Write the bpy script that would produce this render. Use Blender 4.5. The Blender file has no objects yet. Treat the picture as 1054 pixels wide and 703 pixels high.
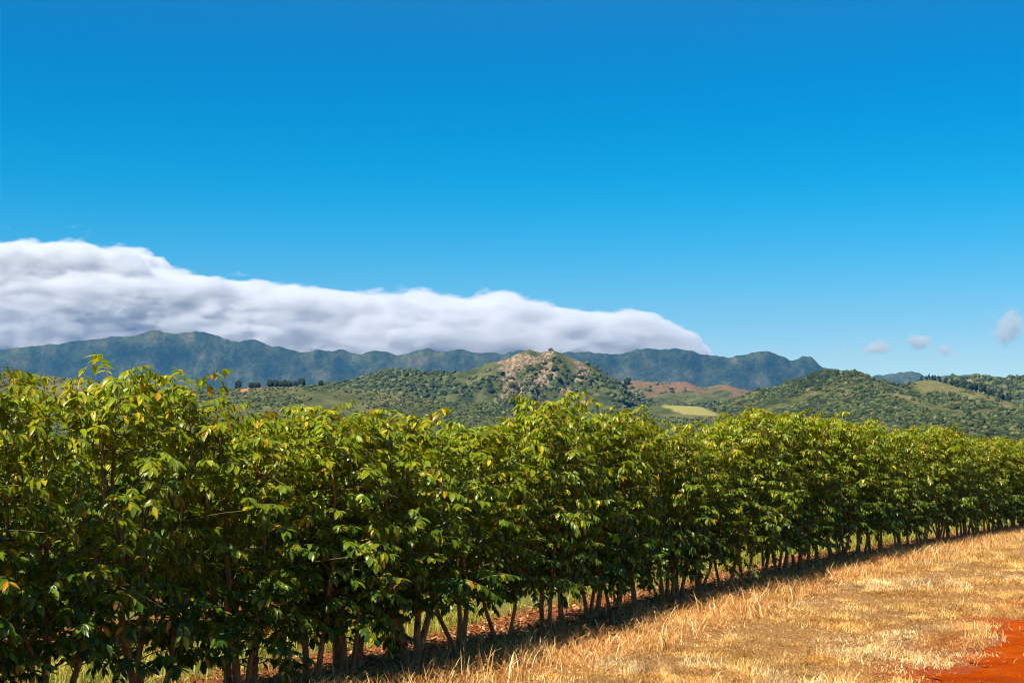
import bpy, math, random
import numpy as np
from mathutils import Vector, Euler

R = math.radians
C = bpy.context.scene.collection
sc = bpy.context.scene
rng = np.random.default_rng(11)
random.seed(11)

# ------------------------------------------------------------------ camera
CAM_Z = 1.78
F = 1464.0                       # focal length in pixels of a 1054 wide frame
cam = bpy.data.cameras.new('camera')
cam.sensor_width = 36.0
cam.lens = 36.0 * F / 1054.0
cam.clip_start = 0.1
cam.clip_end = 60000
co = bpy.data.objects.new('camera', cam)
C.objects.link(co)
co.location = (0, 0, CAM_Z)
co.rotation_euler = (R(90 + 5.33), 0, 0)
sc.camera = co

# ------------------------------------------------------------------ world, sun, exposure
SUN_AZ = math.atan2(-0.595, -0.804)            # from +Y towards +X
SUN_EL = R(50)
sdir = Vector((math.sin(SUN_AZ) * math.cos(SUN_EL), math.cos(SUN_AZ) * math.cos(SUN_EL), math.sin(SUN_EL)))

w = bpy.data.worlds.new('World')
sc.world = w
w.use_nodes = True
nt = w.node_tree
nt.nodes.clear()
sky = nt.nodes.new('ShaderNodeTexSky')
sky.sky_type = 'NISHITA'
sky.sun_disc = False
sky.sun_elevation = SUN_EL
sky.sun_rotation = SUN_AZ % (2 * math.pi)
sky.air_density = 1.0
sky.dust_density = 0.0
sky.ozone_density = 4.0
hsv = nt.nodes.new('ShaderNodeHueSaturation')
hsv.inputs['Saturation'].default_value = 1.3
hsv.inputs['Hue'].default_value = 0.49
hsv.inputs['Value'].default_value = 1.0
bg = nt.nodes.new('ShaderNodeBackground')
bg.inputs['Strength'].default_value = 0.058
wo = nt.nodes.new('ShaderNodeOutputWorld')
nt.links.new(sky.outputs[0], hsv.inputs['Color'])
# low sky deepened as if polarised; warm bright overhead stops added to fill shade
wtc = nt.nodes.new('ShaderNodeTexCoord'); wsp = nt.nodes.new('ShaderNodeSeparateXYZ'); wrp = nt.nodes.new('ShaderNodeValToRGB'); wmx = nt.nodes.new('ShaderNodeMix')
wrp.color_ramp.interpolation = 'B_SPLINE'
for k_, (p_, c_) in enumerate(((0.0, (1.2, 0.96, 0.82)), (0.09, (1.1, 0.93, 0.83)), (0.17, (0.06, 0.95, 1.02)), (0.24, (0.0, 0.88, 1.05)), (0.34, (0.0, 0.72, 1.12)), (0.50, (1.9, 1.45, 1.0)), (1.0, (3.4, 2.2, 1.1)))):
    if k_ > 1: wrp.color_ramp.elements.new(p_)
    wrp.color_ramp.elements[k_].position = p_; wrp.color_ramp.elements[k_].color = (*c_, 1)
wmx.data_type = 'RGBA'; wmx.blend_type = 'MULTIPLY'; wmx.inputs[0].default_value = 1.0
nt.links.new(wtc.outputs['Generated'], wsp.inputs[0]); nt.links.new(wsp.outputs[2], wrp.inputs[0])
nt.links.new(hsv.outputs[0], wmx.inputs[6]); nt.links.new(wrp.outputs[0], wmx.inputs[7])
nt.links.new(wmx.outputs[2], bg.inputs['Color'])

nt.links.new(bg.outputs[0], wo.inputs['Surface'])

sl = bpy.data.lights.new('sun', 'SUN')
sl.energy = 5.0
sl.angle = R(0.53)
sl.color = (1.0, 0.93, 0.80)
so = bpy.data.objects.new('sun', sl)
C.objects.link(so)
so.rotation_euler = sdir.to_track_quat('Z', 'Y').to_euler()

sc.view_settings.view_transform = 'Standard'
sc.view_settings.look = 'None'
sc.view_settings.exposure = 1.1
sc.view_settings.gamma = 1.0
sc.view_settings.use_curve_mapping = False
sc.render.engine = 'CYCLES'
sc.cycles.filter_width = 1.1
sc.cycles.max_bounces = 8
sc.cycles.transparent_max_bounces = 8
sc.cycles.volume_bounces = 5
sc.cycles.volume_max_steps = 1024
sc.cycles.volume_step_rate = 1.0

# ------------------------------------------------------------------ noise
def _h(ix, iy, seed):
    a = (ix.astype(np.int64) * 374761393 + iy.astype(np.int64) * 668265263 + seed * 974711) & 0xFFFFFFFF
    a = ((a ^ (a >> 13)) * 1274126177) & 0xFFFFFFFF
    a = ((a ^ (a >> 16)) * 2246822519) & 0xFFFFFFFF
    return ((a ^ (a >> 15)) & 0xFFFFFF) / float(0xFFFFFF)

def vn(x, y, seed=0):
    """value noise, 0..1"""
    x = np.asarray(x, float); y = np.asarray(y, float)
    ix = np.floor(x); iy = np.floor(y)
    fx = x - ix; fy = y - iy
    fx = fx * fx * fx * (fx * (fx * 6 - 15) + 10); fy = fy * fy * fy * (fy * (fy * 6 - 15) + 10)
    a = _h(ix, iy, seed); b = _h(ix + 1, iy, seed); c = _h(ix, iy + 1, seed); d = _h(ix + 1, iy + 1, seed)
    return (a * (1 - fx) + b * fx) * (1 - fy) + (c * (1 - fx) + d * fx) * fy

def fbm(x, y, seed=0, octv=5, gain=0.5):
    s = 0; a = 1; t = 0
    for o in range(octv):
        s = s + a * vn(x * 2 ** o + 17.3 * o, y * 2 ** o - 9.1 * o, seed + o); t += a; a *= gain
    return s / t

def ridged(x, y, seed=0, octv=4, gain=0.5):
    s = 0; a = 1; t = 0
    for o in range(octv):
        s = s + a * (1 - np.abs(2 * vn(x * 2 ** o + 7.7 * o, y * 2 ** o + 3.1 * o, seed + o) - 1)); t += a; a *= gain
    return s / t

def sstep(a, b, x):
    t = np.clip((x - a) / (b - a), 0, 1)
    return t * t * (3 - 2 * t)

# ------------------------------------------------------------------ mesh helpers
def mesh_np(name, V, Q=None, T=None, col=None, attrs=None, smooth=True, uvs=None):
    """one mesh from numpy arrays: V (n,3), Q quads (m,4), T triangles (k,3)"""
    me = bpy.data.meshes.new(name)
    V = np.ascontiguousarray(V, np.float32)
    me.vertices.add(len(V)); me.vertices.foreach_set('co', V.ravel())
    li, ls, lt = [], [], []
    n = 0
    if Q is not None and len(Q):
        li.append(np.asarray(Q, np.int32).ravel()); ls.append(np.arange(len(Q)) * 4); lt.append(np.full(len(Q), 4)); n = len(Q) * 4
    if T is not None and len(T):
        li.append(np.asarray(T, np.int32).ravel()); ls.append(n + np.arange(len(T)) * 3); lt.append(np.full(len(T), 3))
    li = np.concatenate(li).astype(np.int32); ls = np.concatenate(ls).astype(np.int32); lt = np.concatenate(lt).astype(np.int32)
    me.loops.add(len(li)); me.loops.foreach_set('vertex_index', li)
    me.polygons.add(len(ls)); me.polygons.foreach_set('loop_start', ls); me.polygons.foreach_set('loop_total', lt)
    me.polygons.foreach_set('use_smooth', np.full(len(ls), smooth))
    me.update(calc_edges=True)
    if col is not None:
        a = me.attributes.new('tint', 'FLOAT_COLOR', 'POINT')
        c4 = np.ones((len(V), 4), np.float32); c4[:, :3] = col
        a.data.foreach_set('color', c4.ravel())
    for k, v in (attrs or {}).items():
        a = me.attributes.new(k, 'FLOAT', 'POINT'); a.data.foreach_set('value', np.asarray(v, np.float32).ravel())
    return me

def link(name, me, mat, parent=None):
    o = bpy.data.objects.new(name, me); C.objects.link(o)
    if mat is not None and not me.materials: me.materials.append(mat)
    if parent is not None: o.parent = parent
    return o

def tag(o, label, cat, group=None):
    o['label'] = label; o['category'] = cat
    if group: o['group'] = group
    return o

def structure(o): o['kind'] = 'structure'; return o
def stuff(o, label=None, cat=None):
    o['kind'] = 'stuff'
    if label: o['label'] = label; o['category'] = cat
    return o

def tube(pts, rad, sides, base):
    """vertices and quads of a tapered tube"""
    P = np.asarray(pts, float); n = len(P)
    D = np.gradient(P, axis=0); D /= np.linalg.norm(D, axis=1)[:, None] + 1e-9
    ref = np.array([0.31, 0.95, 0.05]) if abs(D[0][2]) > 0.7 else np.array([0.05, 0.1, 1.0])
    A = np.cross(D, ref); A /= np.linalg.norm(A, axis=1)[:, None] + 1e-9
    B = np.cross(D, A)
    th = np.arange(sides) * 2 * math.pi / sides
    V = P[:, None, :] + np.asarray(rad)[:, None, None] * (np.cos(th)[None, :, None] * A[:, None, :] + np.sin(th)[None, :, None] * B[:, None, :])
    i = np.arange(n - 1)[:, None] * sides; j = np.arange(sides)[None, :]; j2 = (j + 1) % sides
    Q = np.stack([i + j, i + j2, i + sides + j2, i + sides + j], -1).reshape(-1, 4) + base
    return V.reshape(-1, 3), Q

class Tubes:
    def __init__(s): s.v = []; s.q = []; s.n = 0
    def add(s, pts, rad, sides=6):
        v, q = tube(pts, rad, sides, s.n); s.v.append(v); s.q.append(q); s.n += len(v)
    def mesh(s, name): return mesh_np(name, np.concatenate(s.v), np.concatenate(s.q))

# ------------------------------------------------------------------ materials
def mat(name):
    m = bpy.data.materials.new(name); m.use_nodes = True
    n = m.node_tree
    for x in list(n.nodes): n.nodes.remove(x)
    out = n.nodes.new('ShaderNodeOutputMaterial')
    return m, n, out

def N(n, t, **kw):
    x = n.nodes.new(t)
    for k, v in kw.items():
        if k in x.inputs: x.inputs[k].default_value = v
        else: setattr(x, k, v)
    return x

def noise(n, vec, scale, detail=4, rough=0.55):
    x = N(n, 'ShaderNodeTexNoise'); x.inputs['Scale'].default_value = scale
    x.inputs['Detail'].default_value = detail; x.inputs['Roughness'].default_value = rough
    n.links.new(vec, x.inputs['Vector']); return x.outputs['Fac']

def ramp(n, fac, stops):
    x = N(n, 'ShaderNodeValToRGB')
    e = x.color_ramp.elements
    while len(e) < len(stops): e.new(0.5)
    for el, (p, c) in zip(e, stops):
        el.position = p; el.color = (*c, 1)
    n.links.new(fac, x.inputs['Fac']); return x.outputs['Color']

def mixc(n, fac, a, b, mode='MIX'):
    x = N(n, 'ShaderNodeMix', data_type='RGBA', blend_type=mode)
    for s, v in ((x.inputs[0], fac), (x.inputs[6], a), (x.inputs[7], b)):
        if hasattr(v, 'links') or hasattr(v, 'is_linked'): n.links.new(v, s)
        elif isinstance(v, tuple): s.default_value = (*v, 1)
        else: s.default_value = v
    return x.outputs[2]

def attr(n, name, out='Color'):
    x = N(n, 'ShaderNodeAttribute'); x.attribute_name = name; return x.outputs[out]

def principled(n, out, colour, rough=0.9, spec=0.2, bump=None, bump_str=0.5, bump_dist=0.1):
    b = N(n, 'ShaderNodeBsdfPrincipled')
    b.inputs['Roughness'].default_value = rough
    b.inputs['Specular IOR Level'].default_value = spec
    if isinstance(colour, tuple): b.inputs['Base Color'].default_value = (*colour, 1)
    else: n.links.new(colour, b.inputs['Base Color'])
    if bump is not None:
        bp = N(n, 'ShaderNodeBump'); bp.inputs['Strength'].default_value = bump_str; bp.inputs['Distance'].default_value = bump_dist
        n.links.new(bump, bp.inputs['Height']); n.links.new(bp.outputs[0], b.inputs['Normal'])
    n.links.new(b.outputs[0], out.inputs['Surface'])
    return b

def leaf_material(name, trans=0.35, rough=0.38, spec=0.5):
    m, n, out = mat(name)
    c = attr(n, 'tint')
    b = principled(n, out, c, rough, spec)
    tr = N(n, 'ShaderNodeBsdfTranslucent')
    g = N(n, 'ShaderNodeHueSaturation'); g.inputs['Saturation'].default_value = 1.1; g.inputs['Value'].default_value = 1.5; g.inputs['Hue'].default_value = 0.497
    n.links.new(c, g.inputs['Color']); n.links.new(g.outputs[0], tr.inputs['Color'])
    mx = N(n, 'ShaderNodeMixShader'); mx.inputs[0].default_value = trans
    n.links.new(b.outputs[0], mx.inputs[1]); n.links.new(tr.outputs[0], mx.inputs[2])
    n.links.new(mx.outputs[0], out.inputs['Surface'])
    return m

M_leaf = leaf_material('coffee_leaf', 0.42, 0.34, 0.38)
M_grass = leaf_material('grass_blade', 0.3, 0.8, 0.1)
M_litter = leaf_material('leaf_litter', 0.1, 0.7, 0.2)

def bark_material():
    m, n, out = mat('bark')
    tc = N(n, 'ShaderNodeTexCoord'); mp = N(n, 'ShaderNodeMapping'); mp.inputs['Scale'].default_value = (1, 1, 0.25)
    n.links.new(tc.outputs['Object'], mp.inputs['Vector'])
    f = noise(n, mp.outputs[0], 38, 5)
    c = ramp(n, f, [(0.3, (0.09, 0.05, 0.026)), (0.52, (0.21, 0.12, 0.06)), (0.7, (0.36, 0.23, 0.13))])
    principled(n, out, c, 0.9, 0.15, f, 0.8, 0.012)
    return m
M_bark = bark_material()
def twig_material():
    m, n, out = mat('twig')
    tc = N(n, 'ShaderNodeTexCoord')
    f = noise(n, tc.outputs['Object'], 9, 3)
    c = ramp(n, f, [(0.4, (0.07, 0.06, 0.025)), (0.6, (0.13, 0.10, 0.05)), (0.75, (0.32, 0.25, 0.16))])
    principled(n, out, c, 0.8, 0.2)
    return m
M_twig = twig_material()

# ------------------------------------------------------------------ the row frame: s metres along the row, n metres towards the camera side
TAN = (1350 - 527) / F
TH = math.atan(TAN)
U = np.array([math.sin(TH), math.cos(TH)])
NV = np.array([math.cos(TH), -math.sin(TH)])
P0 = np.array([TAN * 9.33 - 8.607, 9.33])     # the row's axis where it enters the frame
def row(s, n): return P0[0] + s * U[0] + n * NV[0], P0[1] + s * U[1] + n * NV[1]
def to_row(x, y):
    dx = x - P0[0]; dy = y - P0[1]
    return dx * U[0] + dy * U[1], dx * NV[0] + dy * NV[1]
def gz(x, y):
    """height of the near ground"""
    x = np.asarray(x, float); y = np.asarray(y, float)
    r = 0.24 * sstep(12.5, 27, y) * (1 - 0.2 * sstep(30, 45, y))
    d = np.hypot(x, y)
    near = 1 - sstep(60, 120, d)
    return near * (r + 0.05 * (fbm(x * 0.55, y * 0.55, 5, 4) - 0.5) )

# ------------------------------------------------------------------ ground
xs = np.concatenate([-np.geomspace(5800, 45, 26), np.linspace(-40, 60, 401), np.geomspace(66, 5800, 26)])
ys = np.concatenate([-np.geomspace(1800, 8, 14), np.linspace(2, 75, 293), np.geomspace(80, 8300, 36)])
def grid(xs, ys, hf):
    X, Y = np.meshgrid(xs, ys)
    Z = hf(X, Y)
    nx, ny = len(xs), len(ys)
    i = np.arange(ny - 1)[:, None] * nx; j = np.arange(nx - 1)[None, :]
    Q = np.stack([i + j, i + j + 1, i + nx + j + 1, i + nx + j], -1).reshape(-1, 4)
    return np.stack([X, Y, Z], -1).reshape(-1, 3), Q

GV, GQ = grid(xs, ys, gz)
gs, gn = to_row(GV[:, 0], GV[:, 1])
def period(n_):                                 # distance to the nearest row axis behind the front row
    k = np.clip(np.round(-n_ / 3.6), 0, 400)
    return np.abs(n_ + k * 3.6)
litter = np.exp(-(period(gn) / 0.9) ** 2) * sstep(.25, .55, fbm(GV[:, 0] * 1.1, GV[:, 1] * 1.1, 33) + .25 * (gn < 0))
straw = sstep(0.8, 1.5, gn) * (1 - sstep(3.2, 4.2, gn - .4 + 1.0 * (fbm(GV[:, 0] * .9, GV[:, 1] * .9, 31) - .5)))
green = sstep(0.9, 1.5, period(gn)) * (gn < 0)
far = sstep(70, 200, np.hypot(GV[:, 0], GV[:, 1]))
def ground_material():
    m, n, out = mat('ground')
    tc = N(n, 'ShaderNodeTexCoord')
    f1 = noise(n, tc.outputs['Object'], 3.0, 6, 0.6)
    f2 = noise(n, tc.outputs['Object'], 28.0, 5, 0.7)
    f3 = noise(n, tc.outputs['Object'], 0.02, 6, 0.6)
    soil = ramp(n, f2, [(0.34, (0.2, 0.032, 0.004)), (0.5, (0.33, 0.052, 0.005)), (0.66, (0.42, 0.08, 0.012))])
    lit = ramp(n, f2, [(0.3, (0.11, 0.048, 0.022)), (0.5, (0.27, 0.13, 0.058)), (0.72, (0.46, 0.27, 0.13))])
    st = ramp(n, f2, [(0.34, (0.12, 0.045, 0.014)), (0.5, (0.28, 0.13, 0.04)), (0.64, (0.5, 0.3, 0.11))])
    gr = ramp(n, f2, [(0.3, (0.09, 0.09, 0.02)), (0.6, (0.2, 0.19, 0.05)), (0.75, (0.3, 0.22, 0.09))])
    fa = ramp(n, f3, [(0.35, (0.05, 0.07, 0.02)), (0.6, (0.11, 0.11, 0.04))])
    c = mixc(n, attr(n, 'litter', 'Fac'), soil, lit)
    c = mixc(n, attr(n, 'straw', 'Fac'), c, st)
    c = mixc(n, attr(n, 'green', 'Fac'), c, gr)
    c = mixc(n, attr(n, 'far', 'Fac'), c, fa)
    mx = N(n, 'ShaderNodeMath', operation='ADD'); n.links.new(f1, mx.inputs[0]); n.links.new(f2, mx.inputs[1])
    principled(n, out, c, 0.95, 0.1, mx.outputs[0], 0.9, 0.05)
    return m
g = link('ground', mesh_np('ground', GV, GQ, attrs=dict(litter=litter, straw=straw, green=green, far=far)), ground_material())
structure(g)

# dirt road: a sheet just above the ground with a ragged edge
def road_material():
    m, n, out = mat('red_dirt')
    tc = N(n, 'ShaderNodeTexCoord')
    f1 = noise(n, tc.outputs['Object'], 1.3, 6, 0.6)
    f2 = noise(n, tc.outputs['Object'], 45.0, 5, 0.7)
    c = ramp(n, f1, [(0.35, (0.26, 0.036, 0.003)), (0.5, (0.35, 0.052, 0.003)), (0.65, (0.42, 0.075, 0.006))])
    c2 = ramp(n, f2, [(0.35, (0.55, 0.42, 0.36)), (0.55, (1, 1, 1))])
    c = mixc(n, 0.8, c, c2, 'MULTIPLY')
    principled(n, out, c, 1.0, 0.0, f2, 0.8, 0.03)
    return m
ss = np.arange(-12, 75, 0.12)
V = []; nn = 26
for k, s_ in enumerate(ss):
    e = 4.6 + .8 * (fbm(np.array(s_ * .35), np.array(3.), 61, 5) - .5) + 0.5 * (vn(np.array(s_ * 3.1), np.array(1.), 62) - .5)
    for j in range(nn):
        n_ = e + (10.0 - e) * (j / (nn - 1)) ** 1.4
        x, y = row(s_, n_)
        V.append((x, y, 0))
V = np.array(V); V[:, 2] = gz(V[:, 0], V[:, 1]) + 0.012
i = np.arange(len(ss) - 1)[:, None] * nn; j = np.arange(nn - 1)[None, :]
Q = np.stack([i + j, i + nn + j, i + nn + j + 1, i + j + 1], -1).reshape(-1, 4)[:, ::-1]
structure(link('dirt_road', mesh_np('dirt_road', V, Q), road_material()))

# ------------------------------------------------------------------ terrain behind the plantation
def elev(py, Y):
    """height of something seen at image height py, Y metres away"""
    return CAM_Z + Y * math.tan(R(5.33) + math.atan((351.5 - py) / F))

class Ridge:
    def __init__(s, prof, Yc, Y0, Yb, p=1.25, spur=(), seed=1, base=-6, steep=4.0):
        s.steep = steep
        s.Yc, s.Y0, s.Yb, s.p, s.spur, s.seed, s.base = Yc, Y0, Yb, p, spur, seed, base
        s.px = np.array([(a - 527) / F * Yc for a, b in prof])
        s.pz = np.array([elev(b, Yc) for a, b in prof])
    def __call__(s, X, Y):
        jit = sum(a * (fbm(X / l, X * 0 + 3.3, s.seed + 40, 3) - .5) for l, a in ((s.Yc / 60, s.Yc / 800), (s.Yc / 110, s.Yc / (260 if s.Yc > 6000 else 1000)), (s.Yc / 260, s.Yc / (700 if s.Yc > 6000 else 1500))))
        cz = np.interp(X, s.px, s.pz) + jit
        t = np.clip((Y - s.Y0) / (s.Yc - s.Y0), 0, 1)
        gF = t ** s.p
        b = np.clip((Y - s.Yc) / (s.Yb - s.Yc), 0, 1)
        gB = 1 - b ** 1.4
        H = s.base + (cz - s.base) * np.where(Y <= s.Yc, gF, gB)
        env = np.clip(t * 3, 0, 1) * np.clip((1 - t) * s.steep + .012, 0, 1)
        for (l, a, asp) in s.spur:
            wob = l * 1.1 * (fbm(X / (l * 3), Y / (l * 3), s.seed + 3, 3) - .5)
            r = ridged((X + wob) / l, Y / (l * asp), s.seed, 3, 0.45)
            H = H - a * env * (1 - r) * np.clip(cz - s.base, 0, None) / 500.0 * 1.0
        H = H + (s.Yc / 420.0) * (fbm(X / (s.Yc / 70), Y / (s.Yc / 70), s.seed + 9, 5, .6) - .5) * (0.25 + 0.75 * env)
        return H

def terrain_material(name, stops, scale, rockcol=None, bump=3.0, fine=6.0):
    m, n, out = mat(name)
    tc = N(n, 'ShaderNodeTexCoord')
    f = noise(n, tc.outputs['Object'], scale, 8, 0.68)
    f2 = noise(n, tc.outputs['Object'], scale * fine, 6, 0.7)
    c = ramp(n, f, stops)
    c2 = ramp(n, f2, [(0.3, (0.5, 0.52, 0.5)), (0.62, (1.25, 1.2, 1.1))])
    c = mixc(n, 0.85, c, c2, 'MULTIPLY')
    if rockcol:
        rc = ramp(n, f2, [(0.28, tuple(v * .45 for v in rockcol)), (0.55, rockcol), (0.75, tuple(min(1, v * 1.5) for v in rockcol))])
        c = mixc(n, attr(n, 'bare', 'Fac'), c, rc)
    principled(n, out, c, 0.95, 0.05, f2, 1.0, bump)
    return m

# far range
far_prof = [(-500, 392), (-300, 380), (-150, 372), (-60, 364), (0, 355), (34, 353), (75, 348), (120, 345), (147, 339.5), (164, 337), (181, 339.5), (205, 340), (225, 345), (236, 348), (260, 347),
            (283, 355), (307, 357.6), (341, 358), (347, 356.6), (371, 361.4), (384, 359), (408, 362), (425, 360), (439, 356.6), (453, 359), (477, 358), (490, 361), (504, 358.5), (518, 361.4), (531, 359),
            (560, 361), (586, 361), (613, 361), (637, 363.5), (654, 359), (680, 358.5), (700, 358), (714, 359), (728, 362), (745, 366), (760, 364), (772, 362), (786, 360), (796, 361), (807, 364), (817, 368), (828, 366), (836, 365), (842, 369), (848, 375),
            (865, 380.5), (885, 385), (910, 396), (960, 415), (1100, 440), (1600, 470)]
RM = Ridge(far_prof, 7000, 5200, 8200, 1.0, ((760, 640, 3.0), (330, 820, 5.0), (150, 560, 4.0), (62, 230, 2.2)), 3, steep=10.0)
xs = np.arange(-4100, 4100, 9.0); ys = np.concatenate([np.arange(5200, 7080, 9.0), np.arange(7080, 8240, 60.0)])
V, Q = grid(xs, ys, RM)
bare = sstep(0.70, 0.80, fbm(V[:, 0] / 70, V[:, 1] / 90, 71, 5)) * 0.2
m_far = terrain_material('mountain_forest', [(0.38, (0.020, 0.032, 0.016)), (0.49, (0.036, 0.050, 0.021)), (0.57, (0.058, 0.070, 0.028)), (0.66, (0.10, 0.095, 0.042))], 0.008, (0.2, 0.13, 0.08), 9.0, 6)
structure(link('mountain_range', mesh_np('mountain_range', V, Q, attrs=dict(bare=bare)), m_far))

# farther hills seen to the right of the range
fr_prof = [(780, 470), (850, 410), (880, 392), (901, 389), (912, 386), (926, 383), (947, 383), (953, 387), (966, 388), (981, 387), (998, 383), (1005, 385), (1012, 387), (1054, 391), (1150, 398), (1300, 420), (1600, 470)]
RF = Ridge(fr_prof, 7600, 6400, 8200, 1.2, ((400, 160, 4.0), (150, 60, 3.0)), 23)
xs = np.arange(1300, 5600, 14.0); ys = np.concatenate([np.arange(6400, 7660, 14.0), np.arange(7660, 8230, 60.0)])
V, Q = grid(xs, ys, RF)
structure(link('distant_hills', mesh_np('distant_hills', V, Q, attrs=dict(bare=np.zeros(len(V)))), m_far))

# brown slope behind the rocky hill
br_prof = [(380, 470), (480, 420), (560, 402), (610, 396), (640, 392), (655, 391), (672, 393), (690, 393.5), (700, 392.5), (708, 393), (718, 398), (727, 399), (740, 396), (750, 396.5), (762, 400), (800, 404), (900, 415), (1000, 440), (1200, 470)]
RB = Ridge(br_prof, 2600, 1500, 3300, 1.0, ((160, 90, 3.0), (60, 30, 2.0)), 37)
xs = np.arange(-500, 1300, 4.0); ys = np.concatenate([np.arange(1500, 2650, 5.0), np.arange(2650, 3320, 30.0)])
V, Q = grid(xs, ys, RB)
hb = (V[:, 2] + 6) / (np.interp(V[:, 0], RB.px, RB.pz) + 6)
bareB = sstep(0.80, 0.88, hb + 0.30 * (fbm(V[:, 0] / 60, V[:, 1] / 90, 91, 4) - .5)) * sstep(.32, .42, fbm(V[:, 0] / 45, V[:, 1] / 80, 93, 3))
m_scrub = terrain_material('scrub_slope', [(0.36, (0.028, 0.036, 0.012)), (0.5, (0.06, 0.068, 0.02)), (0.6, (0.10, 0.10, 0.034)), (0.7, (0.16, 0.13, 0.055))], 0.02, (0.155, 0.095, 0.048), 1.5, 8)
structure(link('hill_slope', mesh_np('hill_slope', V, Q, attrs=dict(bare=bareB)), m_scrub))

# rocky hill
rk_prof = [(-300, 475), (0, 455), (150, 430), (250, 412), (320, 399), (340, 395), (374, 389), (398, 381), (425, 382), (453, 384), (487, 381), (500, 375), (512, 371), (521, 369.5), (531, 363), (538, 360), (545, 359), (552, 361), (559, 361.5), (569, 360),
           (578, 363), (586, 366.5), (600, 373), (613, 378), (620, 382), (627, 386.5), (634, 391), (640, 395), (648, 403), (660, 412), (690, 428), (760, 450), (900, 475)]
class Rocky(Ridge):
    def crag(s, X, Y):
        pxl = X / Y * F + 527
        # bare crags: a wide dome under the peak and a cliff at the right end
        dome = np.exp(-((pxl - 558) / 62) ** 2)
        return np.clip(dome * 1.15, 0, 1)
    def __call__(s, X, Y):
        H = super().__call__(X, Y)
        k = s.crag(X, Y)
        t = np.clip((Y - s.Y0) / (s.Yc - s.Y0), 0, 1)
        env = np.clip(5 * t * (1 - t), 0, 1) * k
        a = ridged(X / 46 + 0.6 * fbm(X / 60, Y / 60, 15), Y / 60, 55, 4, .55)
        H = H + env * 64 * (a - 0.62)
        st = 15.0                                             # rock ledges
        q = H / st + 0.8 * fbm(X / 70, Y / 70, 57, 3)
        fr = q - np.floor(q)
        H = H + env * st * 0.55 * (sstep(.25, .75, fr) - fr)
        gul = np.exp(-(((X / Y * F + 527) - (533 - (Y - s.Yc) * 0.02)) / 7) ** 2) * np.exp(-((t - .72) / .16) ** 2)
        H = H - 34 * gul
        return H
RK = Rocky(rk_prof, 2000, 1500, 2450, 0.8, ((150, 150, 2.5), (55, 70, 2.0)), 51)
xs = np.arange(-760, 420, 2.4); ys = np.concatenate([np.arange(1500, 2020, 2.6), np.arange(2020, 2460, 20.0)])
V, Q = grid(xs, ys, RK)
Z = V[:, 2].reshape(len(ys), len(xs))
gy, gx = np.gradient(Z, ys, xs)
slope = np.hypot(gx, gy).ravel()
kr = RK.crag(V[:, 0], V[:, 1])
bareK = sstep(0.53, 0.64, kr * (0.62 * sstep(.45, .68, fbm(V[:, 0] / 24, V[:, 1] / 24, 181, 5)) + .3) + 0 * kr * (0.30 + 0.25 * slope + 0.8 * (fbm(V[:, 0] / 40, V[:, 1] / 40, 81, 5, .6) - .32)))
scar = np.maximum(np.exp(-((V[:, 0] / V[:, 1] * F + 527 - 464) / 5.5) ** 2) * sstep(0.55, .62, (V[:, 1] - 1500) / 500) * (1 - sstep(.70, .78, (V[:, 1] - 1500) / 500)),
                  np.exp(-((V[:, 0] / V[:, 1] * F + 527 - 492) / 4.0) ** 2) * sstep(0.34, .38, (V[:, 1] - 1500) / 500) * (1 - sstep(.44, .5, (V[:, 1] - 1500) / 500)))
scar = sstep(.35, .6, scar * (0.6 + 0.8 * fbm(V[:, 0] / 8, V[:, 1] / 12, 83, 3)))
def rocky_material():
    m, n, out = mat('rocky_hillside')
    tc = N(n, 'ShaderNodeTexCoord')
    f = noise(n, tc.outputs['Object'], 0.03, 8, 0.68)
    f2 = noise(n, tc.outputs['Object'], 0.22, 6, 0.7)
    c = ramp(n, f, [(0.36, (0.026, 0.034, 0.012)), (0.5, (0.056, 0.064, 0.02)), (0.64, (0.11, 0.105, 0.04))])
    rc = ramp(n, f2, [(0.38, (0.04, 0.032, 0.022)), (0.5, (0.15, 0.108, 0.062)), (0.62, (0.34, 0.24, 0.14))])
    c = mixc(n, attr(n, 'bare', 'Fac'), c, rc)
    c = mixc(n, attr(n, 'scar', 'Fac'), c, (0.36, 0.07, 0.035))
    principled(n, out, c, 0.95, 0.05, f2, 1.0, 2.0)
    return m
structure(link('rocky_hill', mesh_np('rocky_hill', V, Q, attrs=dict(bare=bareK, scar=scar)), rocky_material()))

# upland at the left and centre, with pale fields
up_prof = [(-500, 378), (-200, 380), (0, 384), (40, 386), (75, 389), (130, 396), (180, 399.5), (250, 400), (300, 398), (340, 397), (420, 408), (560, 425), (660, 419), (683, 417), (700, 417), (722, 419), (738, 426), (800, 438), (900, 450), (1100, 475)]
RU = Ridge(up_prof, 1350, 600, 1800, 1.0, ((140, 60, 3.0),), 67)
xs = np.arange(-1300, 700, 4.0); ys = np.concatenate([np.arange(600, 1360, 5.0), np.arange(1360, 1810, 25.0)])
V, Q = grid(xs, ys, RU)
PXu = V[:, 0] / V[:, 1] * F + 527
PYu = 351.5 - F * np.tan(np.arctan((V[:, 2] - CAM_Z) / V[:, 1]) - R(5.33))
lowb = np.interp(PXu, [683, 703, 738], [418.5, 426.5, 428])
field = sstep(680, 683, PXu) * (1 - sstep(738, 741, PXu)) * (1 - sstep(-.6, .6, PYu - lowb)) * (V[:, 1] > 1000)
field = np.maximum(field, sstep(240, 252, PXu) * (1 - sstep(272, 284, PXu)) * sstep(840, 850, V[:, 1]) * (1 - sstep(905, 920, V[:, 1])) * .9)
red = np.maximum(np.exp(-((PXu - 251) / 5.0) ** 2), .8 * np.exp(-((PXu - 272) / 4.5) ** 2)) * sstep(1300, 1320, V[:, 1])
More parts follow.
